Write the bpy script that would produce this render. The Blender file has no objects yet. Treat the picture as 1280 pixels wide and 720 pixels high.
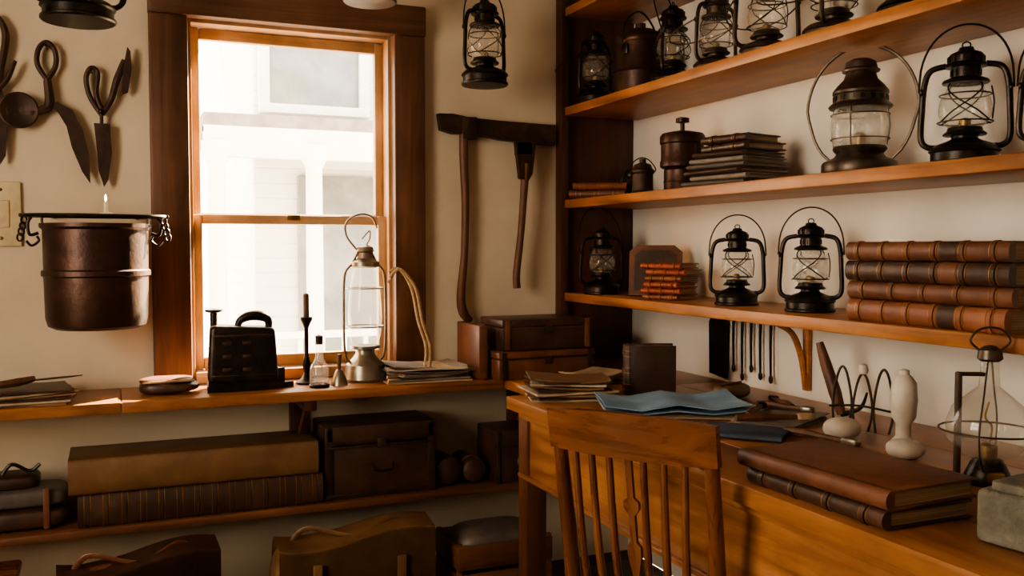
import bpy, bmesh, math, random
from mathutils import Matrix, Vector, Euler
random.seed(7)
pi=math.pi
rad=math.radians
def T(x,y,z): return Matrix.Translation((x,y,z))
def R(a,ax): return Matrix.Rotation(rad(a),4,ax)
def S(x,y,z): return Matrix.Diagonal((x,y,z,1))
# ---------------------------------------------------------------- materials
def newmat(n):
    m=bpy.data.materials.new(n); m.use_nodes=True
    nt=m.node_tree; b=nt.nodes['Principled BSDF']
    return m,nt,b
def mapped(nt,scale=(1,1,1)):
    tc=nt.nodes.new('ShaderNodeTexCoord'); mp=nt.nodes.new('ShaderNodeMapping')
    mp.inputs['Scale'].default_value=scale
    nt.links.new(tc.outputs['Object'],mp.inputs['Vector']); return mp
def noise(nt,vec,scale,detail=4,rough=.55,dist=0):
    n=nt.nodes.new('ShaderNodeTexNoise'); n.inputs['Scale'].default_value=scale
    n.inputs['Detail'].default_value=detail; n.inputs['Roughness'].default_value=rough
    n.inputs['Distortion'].default_value=dist
    nt.links.new(vec.outputs[0],n.inputs['Vector']); return n
def ramp(nt,src,stops):
    r=nt.nodes.new('ShaderNodeValToRGB'); e=r.color_ramp.elements
    while len(e)<len(stops): e.new(.5)
    for i,(p,c) in enumerate(stops):
        e[i].position=p; e[i].color=(*c,1)
    nt.links.new(src,r.inputs[0]); return r
def bump(nt,b,src,strength=.2,dist=.01):
    bp=nt.nodes.new('ShaderNodeBump'); bp.inputs['Strength'].default_value=strength
    bp.inputs['Distance'].default_value=dist
    nt.links.new(src,bp.inputs['Height']); nt.links.new(bp.outputs[0],b.inputs['Normal'])
def wood(n,c1,c2,c3,axis='x',rough=.45,gs=1.0):
    m,nt,b=newmat(n)
    sc={'x':(.9,14,14),'y':(14,.9,14),'z':(14,14,.9)}[axis]
    mp=mapped(nt,tuple(s*gs for s in sc))
    n1=noise(nt,mp,1.6,8,.62,.9)
    r=ramp(nt,n1.outputs[0],[(.28,c1),(.5,c2),(.72,c3)])
    mp2=mapped(nt,(1,1,1)); n2=noise(nt,mp2,3.2,5,.6)
    mx=nt.nodes.new('ShaderNodeMixRGB'); mx.blend_type='MULTIPLY'; mx.inputs[0].default_value=.75
    r2=ramp(nt,n2.outputs[0],[(.3,(.36,.30,.25)),(.65,(1,1,1))])
    nt.links.new(r.outputs[0],mx.inputs[1]); nt.links.new(r2.outputs[0],mx.inputs[2])
    nt.links.new(mx.outputs[0],b.inputs['Base Color'])
    rr=nt.nodes.new('ShaderNodeMapRange'); rr.inputs[3].default_value=rough-.1; rr.inputs[4].default_value=rough+.2
    nt.links.new(n1.outputs[0],rr.inputs[0]); nt.links.new(rr.outputs[0],b.inputs['Roughness'])
    bump(nt,b,n1.outputs[0],.3,.004)
    return m
def mottled(n,c1,c2,rough=.6,metal=0,scale=12,bs=.3,bd=.003,c3=None,spec=.5):
    m,nt,b=newmat(n); mp=mapped(nt)
    n1=noise(nt,mp,scale,6,.6,.3)
    st=[(.35,c1),(.65,c2)]
    if c3: st=[(.3,c1),(.55,c2),(.78,c3)]
    r=ramp(nt,n1.outputs[0],st)
    nt.links.new(r.outputs[0],b.inputs['Base Color'])
    b.inputs['Roughness'].default_value=rough; b.inputs['Metallic'].default_value=metal
    b.inputs['Specular IOR Level'].default_value=spec
    n2=noise(nt,mp,scale*6,4,.6)
    bump(nt,b,n2.outputs[0],bs,bd)
    return m
M={}
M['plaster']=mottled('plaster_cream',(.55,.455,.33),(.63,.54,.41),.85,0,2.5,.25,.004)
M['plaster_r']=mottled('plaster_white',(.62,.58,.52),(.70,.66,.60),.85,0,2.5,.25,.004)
M['ceil']=mottled('ceiling_paint',(.50,.44,.36),(.56,.50,.42),.9,0,2,.1)
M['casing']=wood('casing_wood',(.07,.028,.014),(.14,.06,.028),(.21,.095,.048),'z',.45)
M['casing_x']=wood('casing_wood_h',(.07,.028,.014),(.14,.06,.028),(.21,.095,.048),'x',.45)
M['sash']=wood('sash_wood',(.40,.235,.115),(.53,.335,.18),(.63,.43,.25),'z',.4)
M['sashx']=wood('sash_wood_h',(.40,.235,.115),(.53,.335,.18),(.63,.43,.25),'x',.4)
M['shelf']=wood('shelf_wood',(.18,.06,.016),(.40,.155,.042),(.56,.25,.075),'y',.36)
M['ledge']=wood('ledge_wood',(.14,.048,.015),(.32,.125,.038),(.48,.215,.075),'x',.30)
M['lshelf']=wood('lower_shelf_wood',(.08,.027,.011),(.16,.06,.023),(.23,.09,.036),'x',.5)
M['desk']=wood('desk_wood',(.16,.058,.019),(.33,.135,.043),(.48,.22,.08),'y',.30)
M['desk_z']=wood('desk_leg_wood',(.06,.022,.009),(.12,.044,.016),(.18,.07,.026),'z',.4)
M['panel']=wood('panel_wood',(.035,.011,.006),(.075,.024,.011),(.115,.038,.016),'z',.45)
M['chair']=wood('chair_wood',(.085,.028,.010),(.17,.06,.02),(.26,.10,.034),'z',.24)
M['chairx']=wood('chair_rail_wood',(.10,.033,.012),(.20,.072,.024),(.29,.115,.04),'x',.24)
M['floor']=wood('floor_wood',(.03,.014,.007),(.06,.028,.013),(.09,.043,.02),'x',.5)
M['handle']=wood('handle_wood',(.07,.027,.012),(.13,.052,.023),(.2,.09,.042),'z',.5,2)
M['iron']=mottled('black_iron',(.010,.008,.007),(.028,.022,.017),.36,.75,18,.3,.002,(.06,.04,.028))
M['rust']=mottled('rusted_iron',(.022,.012,.008),(.05,.026,.016),.55,.45,14,.5,.003,(.10,.05,.028))
M['copper']=mottled('aged_copper',(.024,.013,.010),(.06,.027,.017),.40,.6,7,.5,.003,(.13,.055,.028))
M['tin']=mottled('tarnished_tin',(.16,.14,.11),(.30,.265,.21),.34,.85,10,.25,.002,(.42,.38,.32))
M['oldtin']=mottled('brown_tin',(.04,.028,.02),(.09,.068,.05),.40,.75,12,.3,.002,(.17,.135,.10))
M['brass']=mottled('dull_brass',(.2,.12,.04),(.4,.26,.1),.35,.9,20,.2)
M['leather']=mottled('brown_leather',(.07,.025,.012),(.13,.048,.022),.45,0,9,.5,.003,(.20,.083,.04))
M['leather_o']=mottled('orange_leather',(.12,.038,.017),(.21,.072,.03),.42,0,9,.5,.003,(.30,.125,.058))
M['leather_d']=mottled('dark_leather',(.022,.011,.007),(.048,.022,.013),.42,0,9,.5,.003,(.09,.041,.023))
M['leather_t']=mottled('tan_leather',(.085,.04,.017),(.155,.08,.034),.5,0,6,.5,.003,(.235,.13,.06))
M['leather_g']=mottled('grey_leather',(.05,.042,.037),(.1,.08,.068),.5,0,9,.5,.003,(.15,.11,.09))
M['red']=mottled('red_cloth',(.16,.03,.014),(.32,.065,.026),.5,0,30,.4,.003,(.42,.13,.05))
M['gold']=mottled('gilt',(.26,.15,.05),(.4,.24,.09),.4,.8,30,.2)
M['blue']=mottled('blue_map_paper',(.10,.18,.27),(.17,.27,.38),.7,0,7,.2,.003,(.26,.37,.47))
M['navy']=mottled('navy_cloth',(.02,.035,.06),(.05,.08,.12),.6,0,12,.4)
M['stone']=mottled('pale_stone',(.45,.39,.32),(.60,.54,.45),.5,0,12,.3)
M['block']=mottled('weathered_block',(.07,.062,.045),(.15,.135,.10),.8,0,12,.9,.006,(.25,.23,.18))
M['oldpaper']=mottled('old_paper',(.28,.19,.12),(.44,.34,.22),.8,0,10,.4)
M['graypaper']=mottled('grey_paper',(.14,.11,.09),(.26,.22,.18),.8,0,10,.5)
M['rope']=mottled('rope_fibre',(.32,.2,.1),(.5,.35,.19),.8,0,60,.6)
M['plaque']=mottled('ivory_plate',(.45,.36,.2),(.6,.5,.31),.5,0,8,.3,.003,(.34,.2,.1))
M['bottlewax']=mottled('wax',(.6,.5,.35),(.75,.66,.5),.5,0,10,.1)
M['ext']=mottled('white_siding',(.76,.74,.70),(.82,.80,.76),.8,0,3,.1)
M['extroof']=mottled('roof_shingle',(.18,.16,.14),(.26,.24,.21),.8,0,8,.3)
M['extglass']=mottled('far_window_glass',(.17,.18,.18),(.26,.27,.27),.2,0,3,.1)
M['ground']=mottled('street_ground',(.5,.47,.42),(.62,.58,.52),.9,0,2,.2)
m,nt,b=newmat('candle_flame'); b.inputs['Emission Strength'].default_value=25; mp=mapped(nt); n1=noise(nt,mp,30); r=ramp(nt,n1.outputs[0],[(.3,(1,.5,.15)),(.7,(1,.8,.4))]); nt.links.new(r.outputs[0],b.inputs['Emission Color']); M['flame']=m
m,nt,b=newmat('page_edges'); mp=mapped(nt,(3,3,500)); n1=noise(nt,mp,1,3)
r=ramp(nt,n1.outputs[0],[(.3,(.18,.11,.06)),(.65,(.42,.32,.2))]); nt.links.new(r.outputs[0],b.inputs['Base Color']); b.inputs['Roughness'].default_value=.8
M['pages']=m
def glass(n,tint,haze,hcol=(.9,.86,.78)):
    m=bpy.data.materials.new(n); m.use_nodes=True; nt=m.node_tree; nt.nodes.clear()
    o=nt.nodes.new('ShaderNodeOutputMaterial'); tr=nt.nodes.new('ShaderNodeBsdfTransparent'); tr.inputs[0].default_value=(*tint,1)
    if haze==0:
        nt.links.new(tr.outputs[0],o.inputs[0]); return m
    gl=nt.nodes.new('ShaderNodeBsdfGlossy'); gl.inputs['Roughness'].default_value=.05
    fr=nt.nodes.new('ShaderNodeLayerWeight'); fr.inputs[0].default_value=.5
    pw=nt.nodes.new('ShaderNodeMath'); pw.operation='POWER'; pw.inputs[1].default_value=4; nt.links.new(fr.outputs['Facing'],pw.inputs[0])
    ma=nt.nodes.new('ShaderNodeMath'); ma.operation='MULTIPLY_ADD'; ma.inputs[1].default_value=.7; ma.inputs[2].default_value=.04; nt.links.new(pw.outputs[0],ma.inputs[0])
    mx=nt.nodes.new('ShaderNodeMixShader'); nt.links.new(ma.outputs[0],mx.inputs[0]); nt.links.new(tr.outputs[0],mx.inputs[1]); nt.links.new(gl.outputs[0],mx.inputs[2])
    df=nt.nodes.new('ShaderNodeBsdfTranslucent'); df.inputs[0].default_value=(*hcol,1)
    d2=nt.nodes.new('ShaderNodeBsdfDiffuse'); d2.inputs[0].default_value=(*hcol,1)
    a=nt.nodes.new('ShaderNodeMixShader'); a.inputs[0].default_value=.5; nt.links.new(df.outputs[0],a.inputs[1]); nt.links.new(d2.outputs[0],a.inputs[2])
    mp=mapped(nt); nn=noise(nt,mp,9,3); mr=nt.nodes.new('ShaderNodeMapRange'); mr.inputs[1].default_value=.3; mr.inputs[2].default_value=.7; mr.inputs[3].default_value=haze*.5; mr.inputs[4].default_value=haze*1.4
    nt.links.new(nn.outputs[0],mr.inputs[0])
    f=nt.nodes.new('ShaderNodeMixShader'); nt.links.new(mr.outputs[0],f.inputs[0]); nt.links.new(mx.outputs[0],f.inputs[1]); nt.links.new(a.outputs[0],f.inputs[2])
    nt.links.new(f.outputs[0],o.inputs[0]); return m
M['glass']=glass('lantern_glass',(.95,.95,.93),.16)
M['frost']=glass('clouded_glass',(.92,.92,.9),.36)
M['clear']=glass('clear_glass',(.96,.96,.95),.06)
M['pane']=glass('window_pane',(.98,.98,.97),.0)

# ---------------------------------------------------------------- mesh builder
class B:
    def __init__(s,name): s.n=name; s.v=[]; s.f=[]; s.mi=[]; s.m=[]
    def mat(s,k):
        if k not in s.m: s.m.append(k)
        return s.m.index(k)
    def add(s,vs,fs,k,X=None):
        o=len(s.v); i=s.mat(k)
        for p in vs:
            p=Vector(p); s.v.append(tuple(X@p) if X else tuple(p))
        for f in fs: s.f.append([a+o for a in f]); s.mi.append(i)
    def lathe(s,prof,k,X=None,seg=28):
        vs=[];fs=[];n=len(prof)
        for i in range(seg):
            a=2*pi*i/seg
            for r,z in prof: vs.append((max(r,1e-5)*math.cos(a),max(r,1e-5)*math.sin(a),z))
        for i in range(seg):
            j=(i+1)%seg
            for q in range(n-1): fs.append([i*n+q,j*n+q,j*n+q+1,i*n+q+1])
        s.add(vs,fs,k,X)
    def box(s,c,d,k,X=None,bv=.004,sg=2):
        bm=bmesh.new(); bmesh.ops.create_cube(bm,size=1)
        for v in bm.verts: v.co=Vector((v.co.x*d[0],v.co.y*d[1],v.co.z*d[2]))
        bv=min(bv,min(d)*.4)
        if bv>0: bmesh.ops.bevel(bm,geom=bm.edges[:],offset=bv,segments=sg,affect='EDGES',profile=.5)
        bm.verts.index_update()
        vs=[tuple(v.co+Vector(c)) for v in bm.verts]; fs=[[v.index for v in f.verts] for f in bm.faces]; bm.free()
        s.add(vs,fs,k,X)
    def tube(s,pts,r,k,X=None,seg=8,closed=False,smooth=6,flat=1.0):
        P=[Vector(p) for p in pts]; n=len(P)
        rs=r if isinstance(r,(list,tuple)) else [r]*n
        if smooth>1 and n>2:
            Q=[];RR=[]
            rng=n if closed else n-1
            for i in range(rng):
                if closed: p0,p1,p2,p3=P[(i-1)%n],P[i],P[(i+1)%n],P[(i+2)%n]; r1,r2=rs[i],rs[(i+1)%n]
                else: p0,p1,p2,p3=P[max(i-1,0)],P[i],P[i+1],P[min(i+2,n-1)]; r1,r2=rs[i],rs[i+1]
                for q in range(smooth):
                    t=q/smooth
                    Q.append(.5*((2*p1)+(-p0+p2)*t+(2*p0-5*p1+4*p2-p3)*t*t+(-p0+3*p1-3*p2+p3)*t**3)); RR.append(r1+(r2-r1)*t)
            if not closed: Q.append(P[-1]); RR.append(rs[-1])
            P,rs=Q,RR; n=len(P)
        vs=[];fs=[]; nrm=None
        for i in range(n):
            if closed: t=P[(i+1)%n]-P[(i-1)%n]
            else: t=P[min(i+1,n-1)]-P[max(i-1,0)]
            if t.length<1e-9: t=Vector((0,0,1))
            t.normalize()
            if nrm is None:
                nrm=t.cross(Vector((0,1,0)))
                if nrm.length<.2: nrm=t.cross(Vector((1,0,0)))
            nrm=nrm-t*nrm.dot(t); nrm.normalize(); bn=t.cross(nrm)
            for j in range(seg):
                a=2*pi*j/seg; vs.append(P[i]+nrm*math.cos(a)*rs[i]+bn*math.sin(a)*rs[i]*flat)
        for i in range(n if closed else n-1):
            i2=(i+1)%n
            for j in range(seg):
                j2=(j+1)%seg; fs.append([i*seg+j,i2*seg+j,i2*seg+j2,i*seg+j2])
        if not closed: fs.append(list(range(seg))[::-1]); fs.append([(n-1)*seg+j for j in range(seg)])
        s.add(vs,fs,k,X)
    def ring(s,r,z,t,k,X=None,n=24,seg=6):
        s.tube([(r*math.cos(2*pi*i/n),r*math.sin(2*pi*i/n),z) for i in range(n)],t,k,X,seg=seg,closed=True,smooth=1)
    def prism(s,pts,h,k,X=None):
        n=len(pts); vs=[(x,y,0) for x,y in pts]+[(x,y,h) for x,y in pts]
        fs=[list(range(n))[::-1],list(range(n,2*n))]+[[i,(i+1)%n,n+(i+1)%n,n+i] for i in range(n)]
        s.add(vs,fs,k,X)
    def quadric(s,c,d,k,e1=.5,e2=.5,X=None,fn=None,nu=28,nv=16):
        def p(a,e): return math.copysign(abs(a)**e,a)
        vs=[];fs=[]
        for i in range(nv+1):
            ph=-pi/2+pi*i/nv
            for j in range(nu):
                th=2*pi*j/nu
                v=Vector((p(math.cos(ph),e1)*p(math.cos(th),e2),p(math.cos(ph),e1)*p(math.sin(th),e2),p(math.sin(ph),e1)))
                if fn: v=fn(v)
                vs.append((c[0]+v.x*d[0]/2,c[1]+v.y*d[1]/2,c[2]+v.z*d[2]/2))
        for i in range(nv):
            for j in range(nu):
                j2=(j+1)%nu; fs.append([i*nu+j,i*nu+j2,(i+1)*nu+j2,(i+1)*nu+j])
        s.add(vs,fs,k,X)
    def sheet(s,fn,nu,nv,k,th=.002,X=None):
        vs=[];fs=[]
        for t in (0,th):
            for i in range(nu+1):
                for j in range(nv+1):
                    x,y,z=fn(i/nu,j/nv); vs.append((x,y,z+t))
        n=(nu+1)*(nv+1)
        for i in range(nu):
            for j in range(nv):
                a=i*(nv+1)+j; q=[a,a+nv+1,a+nv+2,a+1]; fs.append(q[::-1]); fs.append([w+n for w in q])
        for i in range(nu):
            for j in (0,nv):
                a=i*(nv+1)+j; b_=a+nv+1; fs.append([a,b_,b_+n,a+n])
        for j in range(nv):
            for i in (0,nu):
                a=i*(nv+1)+j; fs.append([a,a+1,a+1+n,a+n])
        s.add(vs,fs,k,X)
    def obj(s,loc=(0,0,0),rz=0,ang=35,rot=None):
        me=bpy.data.meshes.new(s.n); me.from_pydata(s.v,[],s.f); 
        for k in s.m: me.materials.append(M[k])
        me.polygons.foreach_set('material_index',s.mi)
        bm=bmesh.new(); bm.from_mesh(me)
        bmesh.ops.recalc_face_normals(bm,faces=bm.faces[:]); bm.to_mesh(me); bm.free()
        me.polygons.foreach_set('use_smooth',[True]*len(me.polygons))
        me.set_sharp_from_angle(angle=rad(ang)); me.update()
        o=bpy.data.objects.new(s.n,me); bpy.context.collection.objects.link(o)
        o.location=loc; o.rotation_euler=rot if rot else (0,0,rad(rz)); return o
YZX=Matrix(((0,0,1,0),(1,0,0,0),(0,1,0,0),(0,0,0,1)))
XZY=Matrix(((1,0,0,0),(0,0,-1,0),(0,1,0,0),(0,0,0,1)))
# ---------------------------------------------------------------- room shell
D=3.5; W=2.063; LX=-1.8; CZ=2.75; BY=-1.6
wx0,wx1,wz0,wz1=.255,1.0,.84,2.14
b=B('wall_back')
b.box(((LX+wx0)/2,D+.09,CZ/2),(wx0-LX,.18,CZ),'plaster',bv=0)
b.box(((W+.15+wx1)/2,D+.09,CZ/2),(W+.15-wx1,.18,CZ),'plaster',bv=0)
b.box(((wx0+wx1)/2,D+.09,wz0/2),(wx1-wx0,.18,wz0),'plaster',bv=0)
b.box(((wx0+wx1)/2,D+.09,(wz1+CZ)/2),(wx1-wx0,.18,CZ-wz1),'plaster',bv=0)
b.obj()
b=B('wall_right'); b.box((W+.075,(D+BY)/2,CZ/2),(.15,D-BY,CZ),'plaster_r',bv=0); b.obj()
b=B('wall_left'); LW=LX-.075; ly0,ly1,lz0,lz1=.5,1.9,.95,2.35
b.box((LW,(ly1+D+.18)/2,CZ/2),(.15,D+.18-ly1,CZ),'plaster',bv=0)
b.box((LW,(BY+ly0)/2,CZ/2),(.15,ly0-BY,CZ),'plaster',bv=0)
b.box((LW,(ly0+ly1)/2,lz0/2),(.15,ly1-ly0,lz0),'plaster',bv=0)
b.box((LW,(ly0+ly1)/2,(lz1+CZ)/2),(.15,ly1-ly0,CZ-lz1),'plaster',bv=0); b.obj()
b=B('added_left_window')  # unseen window frame for the left wall opening, added to let light in
for y in (ly0+.02,ly1-.02,(ly0+ly1)/2): b.box((LW,y,(lz0+lz1)/2),(.05,.04,lz1-lz0),'sash')
for z in (lz0+.02,lz1-.02,(lz0+lz1)/2): b.box((LW,(ly0+ly1)/2,z),(.045,ly1-ly0,.04),'sash')
b.obj()
b=B('wall_rear'); b.box(((W+LX)/2,BY-.075,CZ/2),(W-LX+.3,.15,CZ),'plaster',bv=0); b.obj()
b=B('floor')
for i in range(30):
    y=BY+i*.172; b.box(((W+LX)/2,y+.086,-.02),(W-LX,.17,.04),'floor',bv=.002)
b.obj()
b=B('ceiling'); b.box(((W+LX)/2,(D+BY)/2+.05,CZ+.05),(W-LX+.3,D-BY+.3,.1),'ceil',bv=0); b.obj()
# window
b=B('window_1')
cy=D-.02
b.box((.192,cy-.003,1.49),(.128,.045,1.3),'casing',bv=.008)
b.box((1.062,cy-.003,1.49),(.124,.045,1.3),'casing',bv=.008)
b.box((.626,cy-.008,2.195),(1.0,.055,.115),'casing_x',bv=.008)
for x in (.262,.994): b.box((x,D+.09,1.49),(.014,.18,1.3),'sash',bv=.001)
b.box((.628,D+.09,2.133),(.717,.18,.014),'sashx',bv=.001)
b.box((.628,D+.07,.862),(.717,.2,.04),'sashx',bv=.004)
def sash(z0,z1,y,tr,br):
    for x in (.285,.971): b.box((x,y,(z0+z1)/2),(.034,.035,z1-z0),'sash',bv=.005)
    b.box((.628,y,z1-tr/2),(.653,.03,tr),'sashx',bv=.005)
    b.box((.628,y,z0+br/2),(.653,.03,br),'sashx',bv=.005)
sash(1.42,2.124,D+.09,.04,.035)
sash(.884,1.45,D+.05,.035,.045)
b.box((.628,D+.028,1.44),(.05,.012,.02),'brass',bv=.003)
for z0,z1,y in ((1.455,2.084,D+.09),(.929,1.415,D+.05)):
    b.add([(.30,y,z0),(.956,y,z0),(.956,y,z1),(.30,y,z1)],[[0,1,2,3]],'pane')
b.obj()
# exterior
b=B('neighbour_house')
for i in range(34): b.box((4.0,11,.1+i*.15),(5.4,3,.152),'ext',X=None,bv=.012,sg=1)
b.prism([(-3.1,5.1),(3.1,5.1),(0,6.6)],3.8,'extroof',X=T(4.0,12.9,0)@XZY)
b.prism([(-2.6,0),(2.6,0),(0,1.2)],.05,'ext',X=T(4.0,9.15,5.05)@XZY)
for x in (1.9,3.4,5.0):
    b.box((x,9.46,3.4),(.9,.06,1.3),'extglass',bv=.01)
    for dx in (-.5,.5): b.box((x+dx,9.43,3.4),(.1,.12,1.5),'ext')
    for dz in (-.7,0,.7): b.box((x,9.42,3.4+dz),(1.1,.12,.09),'ext')
b.box((3.2,8.8,2.35),(5.0,1.7,.16),'extroof')
b.box((3.2,8.0,2.2),(5.0,.12,.25),'ext')
for x in (.8,1.6,2.5,3.4,4.4,5.4): b.lathe([(.13,-.6),(.13,-.4),(.08,-.35),(.07,2),(.12,2.1),(.12,2.2)],'ext',X=T(x,8.0,0),seg=16)
for i in range(24): b.box((.9+i*.19,8.0,.15),(.04,.04,.8),'ext')
b.box((3.1,8.0,.58),(4.6,.07,.06),'ext'); b.box((2.2,9.45,1.0),(.95,.08,2.1),'extglass'); b.obj()
b=B('street_ground'); b.box((2,16,-.66),(60,24.6,.1),'ground',bv=0); b.obj()
# ---------------------------------------------------------------- built-ins
LZ=.84
b=B('window_ledge')
b.box(((LX+.02)/2,3.33,LZ-.018),(.02-LX-.004,.33,.036),'ledge',bv=.004)
b.box(((.02+1.33)/2,3.33,LZ-.018),(1.31,.33,.036),'ledge',bv=.004)
b.box(((1.33+W)/2+.001,3.15,LZ-.018),(W-1.33-.004,.69,.036),'ledge',bv=.004)
b.obj()
for x in (-1.0,.62,1.5):
    b=B('ledge_bracket'); b.box((0,.115,-.19),(.05,.03,.34),'panel',bv=.004)
    b.box((0,-.02,-.02),(.045,.28,.038),'panel',bv=.004)
    b.prism([(.1,-.25),(.1,-.2),(-.09,-.035),(-.13,-.035)],.02,'panel',X=T(-.01,0,0)@YZX); b.obj((x,3.36,LZ-.037))
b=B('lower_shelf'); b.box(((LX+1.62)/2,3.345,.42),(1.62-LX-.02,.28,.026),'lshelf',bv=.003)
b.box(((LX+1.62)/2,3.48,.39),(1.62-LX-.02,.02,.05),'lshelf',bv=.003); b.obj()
SX=1.715
b=B('shelf_side_panel')
b.box(((SX+W)/2,3.485,1.8),(W-SX-.004,.03,1.9),'panel',bv=.002)
b.box((SX+.0,3.46,1.8),(.035,.05,1.9),'panel',bv=.003); b.obj()
ZA,ZB,ZC,ZD=1.902,1.525,1.143,2.305
for z in (ZD,ZA,ZB,ZC):
    b=B('wall_shelf'); b.box((0,0,-.0175),(W-SX-.003,2.83,.035),'shelf',bv=.004); b.obj(((SX+W)/2-.002,2.02,z))
for y in (2.36,1.2):
    b=B('shelf_bracket')
    b.box((-.010,0,-.12),(.018,.028,.24),'shelf')
    b.tube([(-.018,0,-.23),(-.035,0,-.13),(-.075,0,-.05),(-.15,0,-.014)],[.008,.010,.010,.007],'shelf',seg=8); b.obj((W,y,ZC-.036))
DX=1.184
b=B('writing_desk')
for i in range(4):
    w=(W-DX-.004)/4; b.box((DX+w*(i+.5),1.5,LZ-.021),(w-.0015,2.6,.042),'desk',bv=.004)
b.box((DX+.05,1.5,LZ-.15),(.03,2.5,.215),'desk',bv=.003)
b.box((DX+.028,1.5,LZ-.25),(.018,2.5,.014),'desk',bv=.004)
b.box((DX+.03,1.5,LZ-.055),(.018,2.5,.02),'desk',bv=.006)
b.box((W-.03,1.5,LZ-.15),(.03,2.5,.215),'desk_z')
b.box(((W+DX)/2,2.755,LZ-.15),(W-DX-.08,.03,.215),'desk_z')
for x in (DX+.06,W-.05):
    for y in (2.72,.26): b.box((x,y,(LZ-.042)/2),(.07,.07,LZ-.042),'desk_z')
b.obj()
# ---------------------------------------------------------------- lantern
def lantern(loc,h=.28,w=1.0,rz=0,metal='iron',gl='glass',bail='up',fat=1.0,guard=True,name='hurricane_lantern',bh=.28,cap='std'):
    b=B(name); s=h; X=S(s*w,s*w,s)
    if cap=='dome':
        b.lathe([(0,0),(.25,0),(.27,.01),(.28,.03),(.28,.09),(.27,.11),(.24,.125),(.19,.15),(.17,.18),(.19,.2),(.2,.22),(.19,.24),(0,.25)],metal,X,seg=36)
        b.lathe([(.175,.23),(.20,.27),(.212,.33),(.212,.42),(.20,.5),(.18,.56)],gl,X,seg=36)
        b.lathe([(.17,.55),(.225,.55),(.235,.565),(.225,.58),(.20,.60),(.195,.66),(.205,.67),(.205,.69),(.17,.74),(.125,.79),(.11,.84),(.135,.85),(.14,.865),(.12,.88),(.11,.93),(.07,.955),(0,.96)],metal,X,seg=36)
        b.lathe([(.05,.24),(.05,.33),(.02,.36),(0,.36)],'brass',X,seg=12)
        for z in (.30,.50): b.ring(.214,z,.005,metal,X)
        for a in range(0,360,90): b.tube([(.2*math.cos(rad(a)),.2*math.sin(rad(a)),.24),(.222*math.cos(rad(a)),.222*math.sin(rad(a)),.4),(.2*math.cos(rad(a)),.2*math.sin(rad(a)),.56)],.006,metal,X,seg=6)
        for i in range(16):
            a=2*pi*i/16; b.box((0,0,0),(.01,.03,.04),'iron',X=X@T(.197*math.cos(a),.197*math.sin(a),.63)@R(math.degrees(a),'Z'),bv=0)
        pts=[]
        for i in range(21):
            t=-1.0+(pi+2.0)*i/20; pts.append((.42*math.cos(t)*(1 if math.sin(t)>0 else .96),.02,.55+.52*math.sin(t)))
        pts=[(.24,.02,.06)]+pts+[(-.24,.02,.06)]
        b.tube(pts,.012,metal,X,seg=6,smooth=2)
        return b.obj(loc,rz)
    b.lathe([(0,0),(.25,0),(.262,.012),(.262,.03),(.245,.04),(.245,.10),(.262,.112),(.255,.13),(.215,.165),(.12,.2),(.095,.215),(.095,.235)],metal,X)
    b.lathe([(.1,.235),(.155,.24),(.16,.25),(.15,.262),(.13,.275),(.125,.30),(.11,.31),(0,.32)],metal,X)
    b.lathe([(.045,.3),(.045,.36),(.02,.38),(0,.38)],'brass',X,seg=12)
    g=fat
    b.lathe([(.115,.30),(.15*g,.335),(.178*g,.39),(.185*g,.45),(.17*g,.53),(.135,.61),(.115,.655)],gl,X,seg=32)
    b.lathe([(.115,.645),(.165,.65),(.172,.66),(.165,.675),(.13,.69),(.105,.70),(.105,.775),(.15,.78),(.158,.792),(.15,.805),(.128,.815),(.128,.865),(.115,.885),(.06,.91),(.05,.935),(0,.94)],metal,X)
    for i in range(14):
        a=2*pi*i/14; b.box((0,0,0),(.012,.02,.045),metal,X=X@T(.13*math.cos(a),.13*math.sin(a),.84)@R(math.degrees(a),'Z'),bv=0)
        b.box((0,0,0),(.012,.014,.05),metal,X=X@T(.107*math.cos(a),.107*math.sin(a),.735)@R(math.degrees(a),'Z'),bv=0)
    for sg in (-1,1):
        b.tube([(sg*.2,0,.15),(sg*.27,0,.16),(sg*.315,0,.23),(sg*.31,0,.45),(sg*.295,0,.66),(sg*.25,0,.77),(sg*.14,0,.80)],.024,metal,X,seg=10,flat=.8)
        b.lathe([(0,-.012),(.03,-.012),(.034,0),(.03,.012),(0,.012)],metal,X=X@T(sg*.315,0,.60)@R(90,'Y'),seg=12)
    if guard:
        for z,r in ((.345,.19*g),(.56,.178*g)): b.ring(r,z,.006,metal,X,n=20)
        for a in (-1,1):
            for sd in (-1,1):
                b.tube([(a*.17*g,sd*.08,.34),(a*.08,sd*.185*g,.42),(-a*.06,sd*.185*g,.52),(-a*.12,sd*.12*g,.6),(-a*.1,sd*.07,.66)],.006,metal,X,seg=6)
        b.tube([(.19,-.02,.36),(.2,-.02,.5),(.18,-.02,.62)],.006,metal,X,seg=6)
    b.tube([(.03*math.cos(2*pi*i/10),0,.955+.025*math.sin(2*pi*i/10)) for i in range(10)],.006,metal,X,seg=6,closed=True,smooth=1)
    tilt={'up':0,'tilt':18,'down':100}[bail]
    pts=[]
    for i in range(13):
        t=pi*i/12; q=(math.sin(t)**.8)*(.40+bh); pts.append((.335*math.cos(t),q*math.sin(rad(tilt)),.60+q*math.cos(rad(tilt))))
    b.tube(pts,.0085,metal,X,seg=6,smooth=2)
    return b.obj(loc,rz)
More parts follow.
